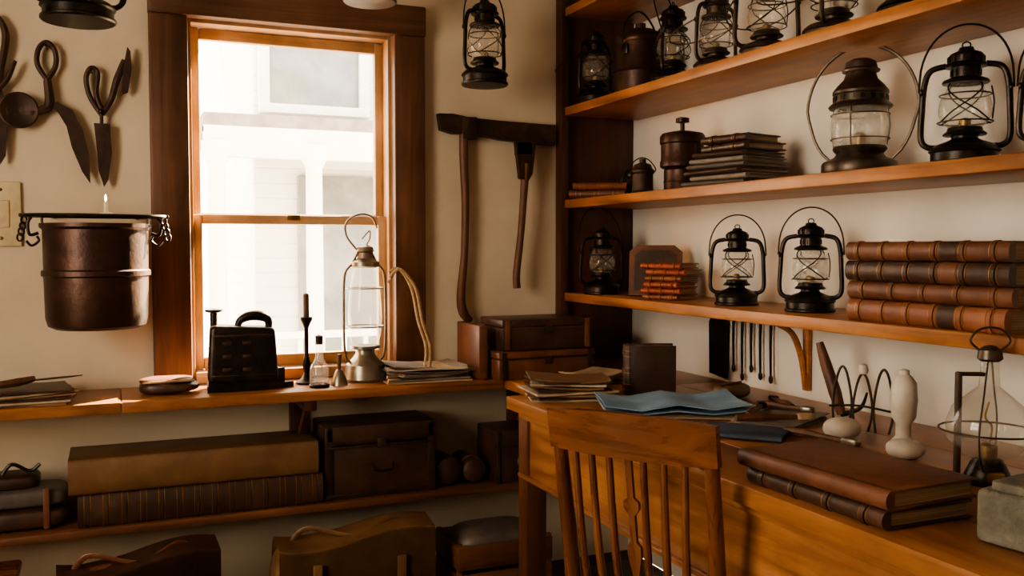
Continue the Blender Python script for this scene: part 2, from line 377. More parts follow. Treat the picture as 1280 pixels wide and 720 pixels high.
# shelf A
lantern((1.80,3.33,ZA),.31,.95,20,bail='down')
lantern((1.86,2.86,ZA),.31,1,35,metal='iron',gl='glass',bail='tilt')
lantern((1.86,2.60,ZA),.29,1.0,10,metal='oldtin',bail='down')
lantern((1.86,2.34,ZA),.30,1.05,-20,metal='oldtin',bail='down')
lantern((1.87,2.06,ZA),.30,1.1,30,metal='oldtin',gl='frost',bail='down')
lantern((1.87,1.78,ZA),.30,1.1,30,bail='down')
# shelf B
lantern((1.88,1.965,ZB),.33,1.08,-62,metal='oldtin',gl='frost',cap='dome')
lantern((1.88,1.625,ZB),.30,1.02,-50,bail='up',fat=1.05,bh=.12)
lantern((1.88,1.37,ZB),.26,1.05,-50,bail='up',bh=.12)
# shelf C
lantern((1.80,3.27,ZC),.28,1.0,-10,bail='tilt')
lantern((1.86,2.475,ZC),.265,1.02,-45,bail='up',bh=.10)
lantern((1.86,2.13,ZC),.275,1.0,-50,gl='frost',bail='up',bh=.10)
# hanging lanterns
def hang(x,y,z,h,w,metal,rz=0,gl='glass'):
    o=lantern((x,y,z),h,w,rz,metal=metal,gl=gl,bail='up',bh=.12)
    o2=B('ceiling_hook_wire'); top=z+h*1.12
    o2.tube([(x,y,CZ),(x,y,top+.05),(x,y,top+.02)],.003,'iron',smooth=1)
    o2.tube([(x+.014*math.cos(a),y,top+.008+.018*math.sin(a)) for a in [2*pi*i/10 for i in range(10)]],.003,'iron',closed=True,smooth=1)
    o2.lathe([(0,-.02),(.02,-.015),(.03,0)],'iron',X=T(x,y,CZ),seg=12); o2.obj()
hang(1.285,3.24,1.93,.335,1.0,'iron',25)
hang(-.08,3.08,2.0,.36,1.12,'iron',10)
hang(.84,3.2,2.18,.34,1.05,'oldtin',15)
# ---------------------------------------------------------------- books
def bookgeo(b,L,Wd,Th,cover,X,bands=5,label=None,pages='pages'):
    t=.005
    b.box((0,Wd/2,t/2),(L,Wd,t),cover,X,bv=.0015); b.box((0,Wd/2,Th-t/2),(L,Wd,t),cover,X,bv=.0015)
    b.box((0,Wd/2-.002,Th/2),(L-.014,Wd-.012,Th-2*t),pages,X,bv=0)
    def spine(l,ex,k,xc):
        n=10; d=.016+ex
        pts=[(.006,-ex*.6)]+[(-d*math.sin(pi*i/n),Th/2-(Th/2+ex*.6)*math.cos(pi*i/n)) for i in range(n+1)]+[(.006,Th+ex*.6)]
        b.prism(pts,l,k,X=X@T(xc-l/2,0,0)@YZX)
    spine(L,0,cover,0)
    for i in range(bands):
        xc=-L/2+L*(i+.5)/bands if bands>1 else 0
        spine(.010,.0035,cover,xc); spine(.002,.001,'gold',xc-.009); spine(.002,.001,'gold',xc+.009)
    if label: spine(L/bands*.6,.0006,label,L/bands)
def books(name,items,loc,rz=0):
    b=B(name); z=0
    for (L,Wd,Th,cov,dx,dy,a,bands,lab) in items:
        bookgeo(b,L,Wd,Th,cov,T(dx,dy,z)@R(a,'Z'),bands,lab); z+=Th+.0015
    return b.obj(loc,rz)
books('leather_book_stack',[(.46,.25,.055,'leather_o',0,0,0,6,'leather_d'),(.47,.25,.045,'leather',0,.01,1,5,None),(.48,.25,.05,'leather_d',.0,.0,-.5,6,'leather'),(.47,.25,.046,'leather',.0,.0,.5,6,'leather_d')],(1.745,1.615,ZC),-90)
books('ledger_stack',[(.78,.21,.105,'leather_d',.01,0,0,14,None),(.79,.215,.115,'leather_t',-.01,0,0,0,None)],(.265,3.23,.4335),0)
def wbox(name,loc,rz,dx,dy,dz,k,k2):
    b=B(name); b.box((0,0,dz*.36),(dx,dy,dz*.72),k,bv=.004); b.box((0,0,dz*.87),(dx+.006,dy+.006,dz*.25),k,bv=.006)
    b.box((0,-dy/2-.003,dz*.72),(dx*.99,.004,.004),k2)
    for sx in (-1,1): b.box((sx*(dx/2-.02),-dy/2-.002,dz*.5),(.02,.008,dz*.96),k2,bv=.002)
    b.box((0,-dy/2-.005,dz*.66),(.03,.006,.03),'oldtin',bv=.002); return b.obj(loc,rz)
wbox('wooden_keepsake_box',(1.49,3.25,LZ),2,.40,.24,.105,'leather','rust')
wbox('wooden_keepsake_box',(1.50,3.25,LZ+.107),0,.37,.22,.115,'leather_d','leather')
b=B('standing_ledger'); b.box((0,0,.10),(.035,.24,.2),'leather',bv=.004); b.box((.012,-.0,.10),(.03,.22,.18),'leather_d',bv=.004); b.obj((1.255,3.3,LZ))
books('desk_books',[(.37,.20,.034,'leather_d',0,0,-2,4,None),(.385,.215,.036,'leather',.0,-.010,1,0,None)],(1.222,1.38,LZ+.001),-88)
b=B('small_red_book_stack'); z=0
for i in range(6):
    bookgeo(b,.15+random.uniform(-.012,.012),.12,.0205,'red' if i%3 else 'leather_o',T(random.uniform(-.012,.012),random.uniform(-.01,.01),z)@R(random.uniform(-9,9),'Z'),3); z+=.022
b.obj((1.79,2.80,ZC),-60)
b=B('carved_plaque'); b.prism([(-.10,0),(.10,0),(.10,.17),(.07,.195),(-.07,.195),(-.10,.17)],.02,'leather',X=XZY)
b.prism([(-.08,.02),(.08,.02),(.08,.155),(.055,.175),(-.055,.175),(-.08,.155)],.005,'leather_d',X=T(0,-.019,0)@XZY); b.obj((1.90,3.03,ZC),rot=(rad(-12),0,rad(-35)))
b=B('tin_plate'); b.lathe([(0,0),(.045,0),(.055,.008),(.07,.012),(.07,.015),(.053,.011),(0,.004)],'stone'); b.obj((1.975,3.16,ZC+.071),rot=(rad(90-10),0,rad(-35)))
b=B('flat_book_stack'); bookgeo(b,.22,.16,.03,'leather',T(0,0,0),3); bookgeo(b,.21,.16,.028,'leather_o',T(.01,0,.031)@R(6,'Z'),3); b.obj((1.76,3.24,ZB),-35)
b=B('worn_journal_stack'); z=0
for i in range(6):
    L=.27-.012*i+random.uniform(-.02,.02); t=.016
    bookgeo(b,L,.2,t,['leather_g','graypaper','leather_d'][i%3],T(random.uniform(-.02,.02),random.uniform(-.01,.01),z)@R(random.uniform(-7,7),'Z'),0); z+=t+.002
for i in range(2): bookgeo(b,.2-.02*i,.16,.025,'leather_d',T(0,.03,z+i*.027)@R(-5+9*i,'Z'),2)
b.obj((1.76,2.44,ZB),-80)
b=B('round_tin_stack')
b.lathe([(0,0),(.062,0),(.064,.004),(.064,.03),(.066,.034),(.064,.04),(.064,.075),(.06,.08),(0,.08)],'copper')
b.lathe([(0,.082),(.070,.082),(.078,.088),(.078,.105),(.075,.11),(.075,.165),(.079,.17),(.079,.193),(.072,.203),(.03,.212),(0,.214)],'copper')
b.lathe([(.008,.205),(.008,.24),(.024,.243),(.024,.257),(.012,.261),(0,.261)],'iron',seg=16); b.obj((1.85,2.78,ZB))
b=B('side_round_tin'); b.lathe([(0,0),(.05,0),(.052,.005),(.052,.15),(.055,.155),(.055,.17),(.045,.178),(0,.18)],'leather'); b.obj((1.99,2.66,ZB))
b=B('small_tin_can'); b.lathe([(0,0),(.042,0),(.044,.006),(.038,.012),(.038,.07),(.043,.076),(.043,.084),(.036,.09),(.03,.105),(.012,.112),(.012,.125),(0,.127)],'rust'); 
b.tube([(-.04,0,.07),(-.055,0,.09),(-.03,0,.12),(0,0,.13),(.03,0,.12),(.055,0,.09),(.04,0,.07)],.002,'iron'); b.obj((1.78,2.93,ZB))
b=B('iron_flower_ornament')
for i in range(9):
    a=2*pi*i/9; b.quadric((.04*math.cos(a),.04*math.sin(a),.07),(.05,.03,.05),'rust',.8,.8,nu=10,nv=8)
b.quadric((0,0,.10),(.06,.06,.06),'iron',.9,.9); b.lathe([(0,0),(.05,0),(.04,.02),(.02,.04),(.02,.06)],'iron'); b.obj((1.97,3.33,ZB))
b=B('lidded_bucket')
b.lathe([(0,0),(.10,0),(.103,.006),(.098,.012),(.102,.09),(.106,.094),(.102,.1),(.098,.20),(.102,.206),(.102,.216),(.09,.235),(.05,.255),(.02,.262),(.02,.28),(0,.284)],'copper',seg=36)
b.tube([(-.105,0,.17),(-.12,0,.2),(-.09,0,.28),(0,0,.325),(.09,0,.28),(.12,0,.2),(.105,0,.17)],.004,'iron'); 
for sx in (-1,1): b.box((sx*.104,0,.17),(.012,.03,.04),'iron')
b.obj((1.87,3.10,ZA),25)
b=B('enamel_bowl'); b.lathe([(0,0),(.05,0),(.09,.05),(.12,.06),(.12,.066),(.085,.056),(.045,.01),(0,.008)],'tin'); b.obj((1.85,3.1,ZD))
b=B('storage_crock'); b.lathe([(0,0),(.07,0),(.085,.03),(.09,.12),(.07,.16),(.075,.18),(.05,.19),(0,.2)],'stone'); b.obj((1.87,2.7,ZD))
# ---------------------------------------------------------------- pot on back wall
b=B('hanging_copper_pot')
b.lathe([(0,-.335),(.125,-.335),(.145,-.325),(.152,-.30),(.155,-.17),(.162,-.165),(.162,-.15),(.155,-.145),(.156,-.02),(.165,-.012),(.165,0),(.155,.0),(.148,-.02),(.146,-.30),(.12,-.32),(0,-.322)],'copper',seg=48)
b.box((0,.0,.025),(.44,.022,.012),'iron'); 
b.tube([(.21*math.cos(a),.085*math.sin(a),.025) for a in [2*pi*i/28 for i in range(28)]],.006,'iron',closed=True,smooth=1)
for sx in (-1,1):
    b.tube([(sx*.165,0,-.03),(sx*.19,0,-.035),(sx*.195,0,-.0),(sx*.185,0,.02)],.005,'iron')
    for q in range(4):
        cx=sx*(.205+.004*q); cz=.01-.018*q
        b.tube([(cx+.008*math.cos(a),.004*math.sin(a)*(q%2),cz+.012*math.sin(a)) for a in [2*pi*i/10 for i in range(10)]],.003,'iron',closed=True,smooth=1,seg=6)
    b.tube([(sx*.2,0,-.055),(sx*.185,0,-.07),(sx*.165,0,-.055),(sx*.17,0,-.04)],.004,'iron')
    b.box((sx*.13,.12,.025),(.015,.21,.01),'iron')
    b.tube([(sx*.155,0,0),(sx*.155,0,.025)],.004,'iron')
b.lathe([(0,.03),(.018,.03),(.02,.036),(.007,.038),(.006,.07),(0,.072)],'bottlewax',X=T(.03,0,0),seg=12)
b.lathe([(0,.072),(.0035,.078),(.003,.086),(0,.096)],'flame',X=T(.03,0,0),seg=10)
b.obj((-.046,3.27,1.405))
b=B('ivory_wall_plate'); b.box((0,0,0),(.12,.014,.215),'plaque',bv=.006); b.box((0,-.009,0),(.05,.008,.09),'plaque',bv=.004)
for z in (-.08,.08): b.quadric((0,-.008,z),(.012,.008,.012),'brass',1,1,nu=10,nv=8)
b.obj((-.335,3.492,1.44))
# ---------------------------------------------------------------- hanging tools
def nail(b,x,z): b.tube([(x,.03,z),(x,-.02,z)],.004,'iron',smooth=1)
b=B('sheep_shears')
b.tube([(-.02,0,.24),(-.03,0,.17),(-.008,0,.07),(0,0,.0)],[.009,.012,.010,.008],'rust'); b.tube([(.02,0,.24),(.028,0,.19),(.01,0,.08),(0,0,.0)],[.009,.012,.010,.008],'rust')
b.tube([(-.02,0,.24),(0,0,.262),(.02,0,.24)],.009,'rust')
b.prism([(-.012,.03),(.012,.03),(.03,-.05),(.02,-.19),(.004,-.22),(-.008,-.1)],.006,'rust',X=XZY)
b.tube([(.0,-.01,.02),(.03,-.01,.06),(.055,-.01,.12)],[.008,.009,.006],'rust'); nail(b,0,.235); b.obj((-.335,3.472,1.82))
b=B('iron_ladle')
b.tube([(.0,0,0),(-.028,0,.05),(-.024,0,.1),(0,0,.125),(.024,0,.1),(.026,0,.05),(0,0,0)],.0085,'rust')
b.tube([(0,0,0),(.005,0,-.08),(-.02,0,-.10),(-.05,0,-.115)],[.012,.016,.014,.01],'rust')
b.lathe([(0,0),(.03,.004),(.052,.014),(.06,.022),(.055,.024),(.03,.012),(0,.008)],'rust',X=T(-.085,.01,-.105)@R(90,'X'))
b.prism([(.0,-.08),(.03,-.07),(.075,-.095),(.105,-.16),(.122,-.24),(.125,-.34),(.10,-.30),(.07,-.22),(.055,-.15),(.03,-.105)],.006,'rust',X=XZY)
nail(b,0,.11); b.obj((-.188,3.472,1.885))
b=B('garden_shears')
b.tube([(0,0,-.02),(-.035,0,.04),(-.045,0,.1),(-.03,0,.135),(-.01,0,.12),(-.015,0,.05),(.0,0,0)],.0085,'rust')
b.tube([(0,0,-.02),(.03,0,.03),(.05,0,.10),(.075,0,.17)],[.009,.010,.012,.009],'rust')
b.prism([(.065,.05),(.085,.06),(.098,.14),(.095,.20),(.085,.215),(.07,.14)],.008,'rust',X=XZY)
b.box((0,-.002,-.03),(.012,.012,.05),'rust')
b.prism([(-.024,-.05),(.026,-.05),(.030,-.15),(.018,-.24),(.004,-.265),(-.012,-.21),(-.018,-.12)],.008,'rust',X=XZY)
b.quadric((0,-.01,-.01),(.02,.015,.02),'iron',1,1,nu=12,nv=8); nail(b,-.03,.125); b.obj((-.025,3.472,1.80))
b=B('mattock')
b.prism([(-.26,.05),(-.25,-.012),(-.2,-.025),(-.1,-.022),(.0,-.04),(.245,-.052),(.245,.03),(.0,.035),(-.12,.04),(-.2,.052)],.035,'rust',X=XZY)
b.box((-.13,-.018,.0),(.06,.05,.085),'rust'); 
b.tube([(-.15,-.02,.03),(-.152,-.02,-.1),(-.145,-.02,-.3),(-.15,-.02,-.5),(-.165,-.02,-.66),(-.155,-.02,-.73),(-.125,-.02,-.765)],[.018,.018,.016,.015,.018,.02,.014],'handle',seg=12)
b.obj((1.435,3.482,1.80))
b=B('adze')
b.box((.0,0,0),(.07,.03,.055),'rust'); b.prism([(-.04,.03),(.05,.03),(.035,-.1),(.015,-.13),(-.02,-.12)],.025,'rust',X=T(0,.01,0)@XZY)
b.tube([(.01,0,-.06),(.0,0,-.2),(-.012,0,-.35),(-.03,0,-.50),(-.028,0,-.56)],[.018,.015,.014,.015,.016],'handle',seg=12); b.obj((1.525,3.425,1.725))
# ---------------------------------------------------------------- ledge objects
def loose(name,loc,rz,n,L,Wd,mats,t=.006,cur=.01):
    b=B(name); z=0
    for i in range(n):
        l=L*random.uniform(.8,1); w=Wd*random.uniform(.8,1); ph=random.uniform(0,6)
        def fn(u,v,l=l,w=w,ph=ph,z=z): return ((u-.5)*l,(v-.5)*w,z+cur*(.3+.3*math.sin(4*u+ph)+.4*abs(2*u-1)**3)*(i/n))
        b.sheet(fn,12,6,mats[i%len(mats)],t,X=R(random.uniform(-14,14),'Z')); z+=t+.001
    return b.obj(loc,rz)
loose('ledger_papers',(-.25,3.30,LZ),4,6,.26,.24,['leather_t','oldpaper','leather_d'],.006)
b=B('pruning_knife'); b.tube([(-.1,0,.01),(-.03,0,.014),(.02,0,.02)],[.011,.013,.009],'handle'); b.prism([(0,-.012),(.1,-.02),(.16,.0),(.1,.012),(0,.01)],.003,'rust',X=T(.01,0,.014)); b.obj((-.25,3.27,LZ+.055),25)
b=B('leather_pouch'); b.quadric((0,0,.020),(.19,.14,.040),'leather_d',.6,.7,fn=lambda v:Vector((v.x,v.y,v.z*(1-.3*v.x)))); b.quadric((-.01,0,.042),(.17,.12,.020),'leather',.6,.6); b.tube([(-.08,-.05,.04),(0,-.07,.045),(.08,-.04,.042)],.004,'rope'); b.obj((.17,3.31,LZ+.003),-5)
b=B('charcoal_iron')
b.prism([(-.13,-.06),(.03,-.06),(.10,-.035),(.16,0),(.10,.035),(.03,.06),(-.13,.06)],.02,'iron')
b.prism([(-.125,-.052),(.06,-.052),(.10,-.03),(.13,0),(.10,.03),(.06,.052),(-.125,.052)],.05,'iron',X=T(0,0,.02))
b.quadric((-.012,0,.125),(.225,.115,.19),'iron',.14,.2,fn=lambda v:Vector((v.x*(1-.05*v.z),v.y*(1-.06*v.z),v.z+(-.06*v.x if v.z>0 else 0))))
for c in range(3):
    for x_ in (-.065,.0): b.box((x_,-.058,.075+.045*c),(.03,.008,.014),'rust',bv=.003)
b.box((-.012,-.056,.055),(.21,.008,.008),'rust'); b.box((-.012,-.054,.19),(.20,.008,.008),'rust')
b.tube([(-.03,0,.2),(-.02,0,.235),(.01,0,.252),(.05,0,.252),(.075,0,.235),(.075,0,.195)],[.010,.013,.017,.018,.014,.010],'iron',seg=12)
b.lathe([(.012,.19),(.012,.265),(.028,.27),(.03,.277),(0,.282)],'iron',X=T(-.105,0,0),seg=14)
b.obj((.42,3.30,LZ),-4)
b=B('glass_cruet')
b.lathe([(0,0),(.03,0),(.034,.01),(.032,.07),(.014,.10),(.012,.15),(.02,.16)],'glass'); b.lathe([(0,0),(.034,0),(.037,.008),(.034,.012)],'iron'); b.lathe([(.0,.15),(.013,.15),(.014,.18),(0,.185)],'iron',seg=14); b.obj((.66,3.24,LZ))
b=B('iron_candlestick')
b.lathe([(0,0),(.038,0),(.04,.008),(.02,.02),(.01,.04),(.016,.07),(.008,.10),(.008,.20),(.016,.22),(.022,.23),(.022,.24),(.012,.242)],'iron',seg=20); b.lathe([(0,.24),(.011,.24),(.011,.32),(.006,.325),(0,.326)],'handle',seg=14)
b.tube([(.02,0,.02),(.05,0,.03),(.055,0,.06),(.035,0,.08),(.02,0,.05)],.003,'iron'); b.obj((.635,3.34,LZ))
b=B('small_bell'); b.lathe([(.03,0),(.026,.02),(.016,.045),(.01,.055),(0,.058)],'tin'); b.tube([(0,0,.055),(0,0,.11)],[.006,.009],'handle',smooth=1); b.obj((.735,3.26,LZ))
b=B('tall_glass_lantern')
b.lathe([(0,0),(.075,0),(.08,.01),(.075,.03),(.07,.06),(.045,.085),(.035,.10),(.035,.115),(.055,.12),(.055,.13),(0,.135)],'tin')
b.lathe([(.045,.13),(.058,.17),(.062,.25),(.055,.34),(.04,.42)],'clear',seg=32)
b.lathe([(.042,.415),(.054,.42),(.054,.435),(.03,.45),(.025,.47),(.035,.475),(.03,.49),(.01,.50),(0,.503)],'tin')
for sx in (-1,1): b.tube([(sx*.06,0,.07),(sx*.08,0,.11),(sx*.083,0,.27),(sx*.078,0,.39),(sx*.05,0,.43),(sx*.025,0,.475)],.005,'tin')
for z in (.20,.34): b.ring(.068,z,.0025,'tin',n=20)
b.tube([(-.03,0,.48),(-.07,0,.53),(-.07,0,.58),(-.02,0,.61),(.03,0,.60),(.05,0,.56)],.004,'tin')
b.tube([(0,0,.49),(.02,0,.52),(.02,0,.55),(-.01,0,.52)],.003,'tin'); b.obj((.85,3.34,LZ),10)
b=B('coiled_rope')
for k,(ox,oy) in enumerate(((0,0),(.012,-.01),(.02,.006))):
    b.tube([(-.04,oy,.40-.02*k),(0,oy,.41),(.045+ox,oy,.34),(.07+ox,oy,.22),(.10+ox,oy,.12),(.085+ox,oy,.03),(.03,oy-.02,.006+.01*k),(-.06,oy-.05,.006+.01*k)],.0055,'rope',seg=6)
b.obj((.955,3.25,LZ))
loose('loose_papers',(1.06,3.31,LZ),3,8,.34,.24,['oldpaper','graypaper','leather_g'],.005,.02)
# ---------------------------------------------------------------- lower shelf objects
SZ=.4335
b=B('storage_chest')
b.box((0,0,.095),(.40,.22,.19),'leather_d',bv=.006); b.box((0,0,.228),(.41,.23,.07),'leather_d',bv=.01)
for x in (-.19,.19): b.box((x,-.105,.13),(.03,.02,.262),'rust',bv=.003)
b.box((0,-.117,.195),(.035,.01,.035),'oldtin',bv=.003)
for z in (.01,.18,.20): b.box((0,-.112,z+.006),(.405,.01,.008),'rust',bv=.001)
b.tube([(-.04,-.118,.12),(-.03,-.135,.10),(.03,-.135,.10),(.04,-.118,.12)],.004,'iron'); b.obj((.88,3.345,SZ))
b=B('rolled_blankets')
for i,(x,r_) in enumerate(((-.055,.05),(.05,.045))):
    b.lathe([(0,-.09),(r_*.6,-.09),(r_,-.08),(r_*1.04,0),(r_,.08),(r_*.6,.09),(0,.09)],'leather_d',X=T(x,0,r_*1.04)@R(90,'X'),seg=20)
    b.tube([(x+r_*1.06*math.cos(a),-.04,r_*1.04+r_*1.06*math.sin(a)) for a in [2*pi*j/16 for j in range(16)]],.004,'leather',closed=True,smooth=1)
b.obj((1.2,3.34,SZ+.005))
b=B('dark_case'); b.box((0,0,.10),(.22,.2,.2),'leather_d',bv=.008); b.box((0,-.1,.14),(.225,.012,.012),'rust'); b.lathe([(0,.012),(.02,.01),(.022,0)],'tin',X=T(0,-.1,.08)@R(90,'X'),seg=16)
for x in (-.1,.1): b.box((x,-.1,.1),(.016,.012,.2),'rust',bv=.003)
b.obj((1.43,3.32,SZ))
b=B('leather_tool_roll')
b.quadric((0,0,.035),(.28,.18,.07),'leather_d',.5,.4); b.quadric((.01,0,.10),(.26,.16,.065),'leather_g',.5,.4); b.quadric((-.03,0,.15),(.18,.13,.05),'leather_d',.5,.5)
for x in (-.08,.08): b.box((x,-.088,.07),(.018,.01,.13),'leather',bv=.002)
b.tube([(-.05,-.02,.17),(-.02,-.02,.205),(.03,-.02,.18),(.06,-.02,.20)],.006,'iron'); b.obj((-.285,3.34,SZ))
def satchel(name,loc,w,d,h,rz,mat,mat2):
    b=B(name)
    b.quadric((0,0,h*.46),(w,d,h*.92),mat,.45,.4,fn=lambda v:Vector((v.x*(1-.06*v.z),v.y*(1-.28*v.z),v.z+.06*math.sin(3*v.x))),nu=40,nv=20)
    def flap(u,v):
        a=v*pi*.8; x=(u-.5)*w*.93
        y=.5*d*.72*math.cos(a)*1.05; z=h*.66+h*.28*math.sin(a)
        sag=.06*h*math.sin((u-.5)*5)
        if v>.6: z=z-(v-.6)*h*.9; y=-.5*d*.9-.01
        return (x,y,z+sag)
    b.sheet(flap,18,14,mat2,.006)
    for sx in (-.25,.25): b.box((sx*w,-.5*d-.012,h*.5),(.03,.01,h*.5),mat2,bv=.003); b.box((sx*w,-.5*d-.02,h*.42),(.04,.008,.03),'brass',bv=.003)
    b.tube([(-w*.42,0,h*.7),(-w*.3,-.03,h*.98),(0,-.06,h*.9),(w*.25,-.04,h*1.0),(w*.42,0,h*.7)],.01,mat,flat=.4)
    return b.obj(loc,rz)
satchel('leather_satchel',(.06,3.1,0),.50,.22,.40,3,'leather','leather_d')
satchel('canvas_bag',(.74,3.1,0),.56,.24,.40,-2,'leather_t','leather_t')
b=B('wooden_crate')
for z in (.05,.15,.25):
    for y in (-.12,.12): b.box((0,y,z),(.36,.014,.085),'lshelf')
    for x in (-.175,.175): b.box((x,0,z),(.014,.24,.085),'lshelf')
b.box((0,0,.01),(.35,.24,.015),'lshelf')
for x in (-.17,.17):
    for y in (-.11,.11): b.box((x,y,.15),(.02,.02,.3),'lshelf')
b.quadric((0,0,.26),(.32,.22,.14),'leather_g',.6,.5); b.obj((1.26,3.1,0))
b=B('low_stool')
b.box((0,0,.36),(.30,.26,.03),'chairx',bv=.01)
for sx in (-1,1):
    for sy in (-1,1): b.tube([(sx*.12,sy*.1,.35),(sx*.15,sy*.12,0)],[.016,.012],'chair',smooth=1)
b.tube([(-.14,0,.15),(.14,0,.15)],.009,'chair',smooth=1); b.obj((-.42,3.05,0))
# ---------------------------------------------------------------- desk objects
b=B('upright_tome')
bookgeo(b,.165,.155,.085,'leather_d',T(-.075,-.045,.0825)@R(-90,'Z')@R(-90,'Y'),3)
b.obj((1.65,2.66,LZ),-25)
loose('parchment_bundle',(1.36,2.70,LZ),-15,9,.28,.22,['oldpaper','leather_d','leather_t'],.006,.016)
loose('parchment_sheets',(1.60,2.98,LZ),5,5,.2,.2,['oldpaper','leather_d'],.005,.016)
b=B('folded_blue_map')
def mapf(u,v):
    x=(u-.5)*.42; y=(v-.5)*.29
    z=.020+.016*abs(((u*2)%1)-.5)*2+.004*math.sin(5*v+2*u)
    return (x,y,z)
b.sheet(mapf,24,12,'blue',.003); b.sheet(lambda u,v:((u-.5)*.41,(v-.5)*.28,.010+.010*abs(((u*2)%1)-.5)*2),24,6,'blue',.003); b.sheet(lambda u,v:((u-.5)*.43+.02,(v-.5)*.29-.015,.001+.004*math.sin(4*u)**2),12,6,'oldpaper',.002); b.obj((1.53,2.36,LZ),-22)
books('blue_cloth_notebook',[(.22,.13,.016,'navy',0,0,0,0,None)],(1.46,1.93,LZ),-50)
loose('grey_papers',(1.72,2.08,LZ),20,4,.28,.18,['graypaper','oldpaper','leather_g'],.002,.008)
def brush(name,loc,rz,L,m='handle',head='iron'):
    b=B(name); b.tube([(-L/2,0,.012),(-L/4,0,.013),(0,0,.011),(L/4,0,.010)],[.009,.012,.008,.007],m); b.quadric((L*.33,0,.011),(L*.22,.028,.02),head,.6,.6); b.obj(loc,rz)
PZ=LZ+.016
brush('wood_chisel',(1.69,2.15,PZ),40,.24); brush('scraper_tool',(1.79,2.14,PZ),-60,.18,'handle','tin'); brush('paint_brush',(1.66,2.02,PZ),-15,.24,'handle','rope'); brush('awl_tool',(1.64,1.82,LZ+.001),-72,.22,'handle','tin'); brush('file_tool',(1.90,2.3,LZ),70,.2)
b=B('tan_pouch'); b.quadric((0,0,.025),(.14,.09,.05),'leather_t',.7,.7); b.tube([(-.06,0,.045),(0,-.03,.055),(.06,.01,.045)],.004,'leather_d'); b.obj((1.84,2.47,LZ),20)
b=B('hanging_iron_tools')
b.box((0,.012,.235),(.42,.012,.022),'rust',bv=.003)
b.prism([(-.20,.0),(-.10,-.01),(-.095,.19),(-.12,.225),(-.18,.225),(-.205,.19)],.006,'iron',X=T(0,.004,0)@XZY)
b.tube([(-.15,0,.22),(-.15,-.004,.245)],.008,'iron',smooth=1)
for x,l in ((-.055,.20),(-.005,.225),(.045,.19),(.095,.21),(.15,.215)):
    b.tube([(x,0,.235),(x,-.002,.15),(x+.003,-.002,.235-l)],[.006,.005,.004],'iron',seg=8); b.quadric((x+.003,-.002,.235-l),(.02,.008,.03),'iron',.9,.9,nu=12,nv=8)
b.obj((2.045,2.68,LZ+.022),rz=-90)
b=B('sickle'); b.tube([(0,0,.0),(-.02,0,.06),(-.05,0,.14),(-.07,0,.20)],[.012,.018,.016,.010],'handle',seg=12); b.tube([(0,0,0),(.03,0,.01),(.06,0,.03),(.075,0,.07)],[.008,.007,.006,.003],'iron'); b.obj((1.90,2.04,LZ+.015),rot=(0,0,rad(-70)))
b=B('wire_calipers')
for k,(x0,hh) in enumerate(((0,.17),(.055,.155),(.11,.17))):
    b.tube([(x0-.02,0,.002),(x0-.026,0,hh*.4),(x0-.014,0,hh*.85),(x0,0,hh),(x0+.014,0,hh*.85),(x0+.026,0,hh*.4),(x0+.015,0,.002)],.0035,'oldtin',seg=8)
b.tube([(-.035,0,.06),(.05,-.01,.07),(.14,0,.06)],.003,'iron'); b.lathe([(0,0),(.012,0),(.014,.01),(.01,.024),(0,.028)],'stone',X=T(.055,0,.155),seg=14)
b.obj((1.80,1.93,LZ),-65)
b=B('marble_pestle'); b.lathe([(0,0),(.03,0),(.034,.006),(.03,.014),(.018,.03),(.018,.06),(.028,.075),(.032,.12),(.029,.16),(.018,.175),(.012,.18),(.012,.19),(0,.195)],'stone'); b.obj((1.77,1.69,LZ))
def pebble(loc,d):
    b=B('smooth_stone'); b.quadric((0,0,d[2]/2),d,'stone',.85,.9,fn=lambda v:Vector((v.x*(1+.08*v.y),v.y,v.z*(1-.1*v.x)))); b.obj(loc,random.uniform(-20,20))
pebble((1.685,1.60,LZ),(.085,.08,.045)); pebble((1.71,1.83,LZ),(.10,.08,.055))
b=B('wire_guard_lamp'); Q=S(1.12,1.12,1.06)
b.lathe([(0,0),(.04,0),(.042,.012),(.034,.03),(.03,.04),(.022,.05),(0,.055)],'iron',Q); b.box((0,-.038,.02),(.03,.012,.02),'brass',Q)
b.lathe([(.024,.045),(.05,.06),(.070,.085),(.074,.115),(.062,.15),(.035,.175),(.018,.19),(.015,.245)],'glass',Q,seg=32)
b.lathe([(.017,.24),(.022,.245),(.02,.262),(.01,.27),(0,.272)],'oldtin',Q,seg=18)
b.lathe([(0,.05),(.016,.05),(.016,.075),(0,.08)],'brass',Q,seg=14); b.tube([(0,0,.07),(.006,0,.11),(-.006,0,.13),(0,0,.16)],.002,'brass',Q)
b.box((-.058,-.01,.11),(.010,.018,.22),'rust',Q); b.box((-.034,-.005,.215),(.05,.012,.008),'rust',Q)
b.ring(.085,.105,.002,'oldtin',Q); 
X=Q@R(60,'Z'); b.tube([(-.04,0,.03),(-.08,0,.07),(-.085,0,.12),(-.05,0,.18),(-.02,0,.24)],.0018,'oldtin',X,seg=6); b.tube([(.04,0,.03),(.08,0,.07),(.085,0,.12),(.05,0,.18),(.02,0,.24)],.0018,'oldtin',X,seg=6)
b.tube([(-.02,0,.262),(-.035,0,.28),(-.022,0,.30),(0,0,.306),(.022,0,.30),(.035,0,.28),(.02,0,.262)],.0022,'oldtin',Q); b.obj((1.665,1.365,LZ),-30)
b=B('weathered_stone_block'); b.quadric((0,0,.045),(.17,.17,.09),'block',.15,.15); b.quadric((0,0,.094),(.14,.14,.02),'block',.2,.2); b.obj((1.41,1.03,LZ),8)
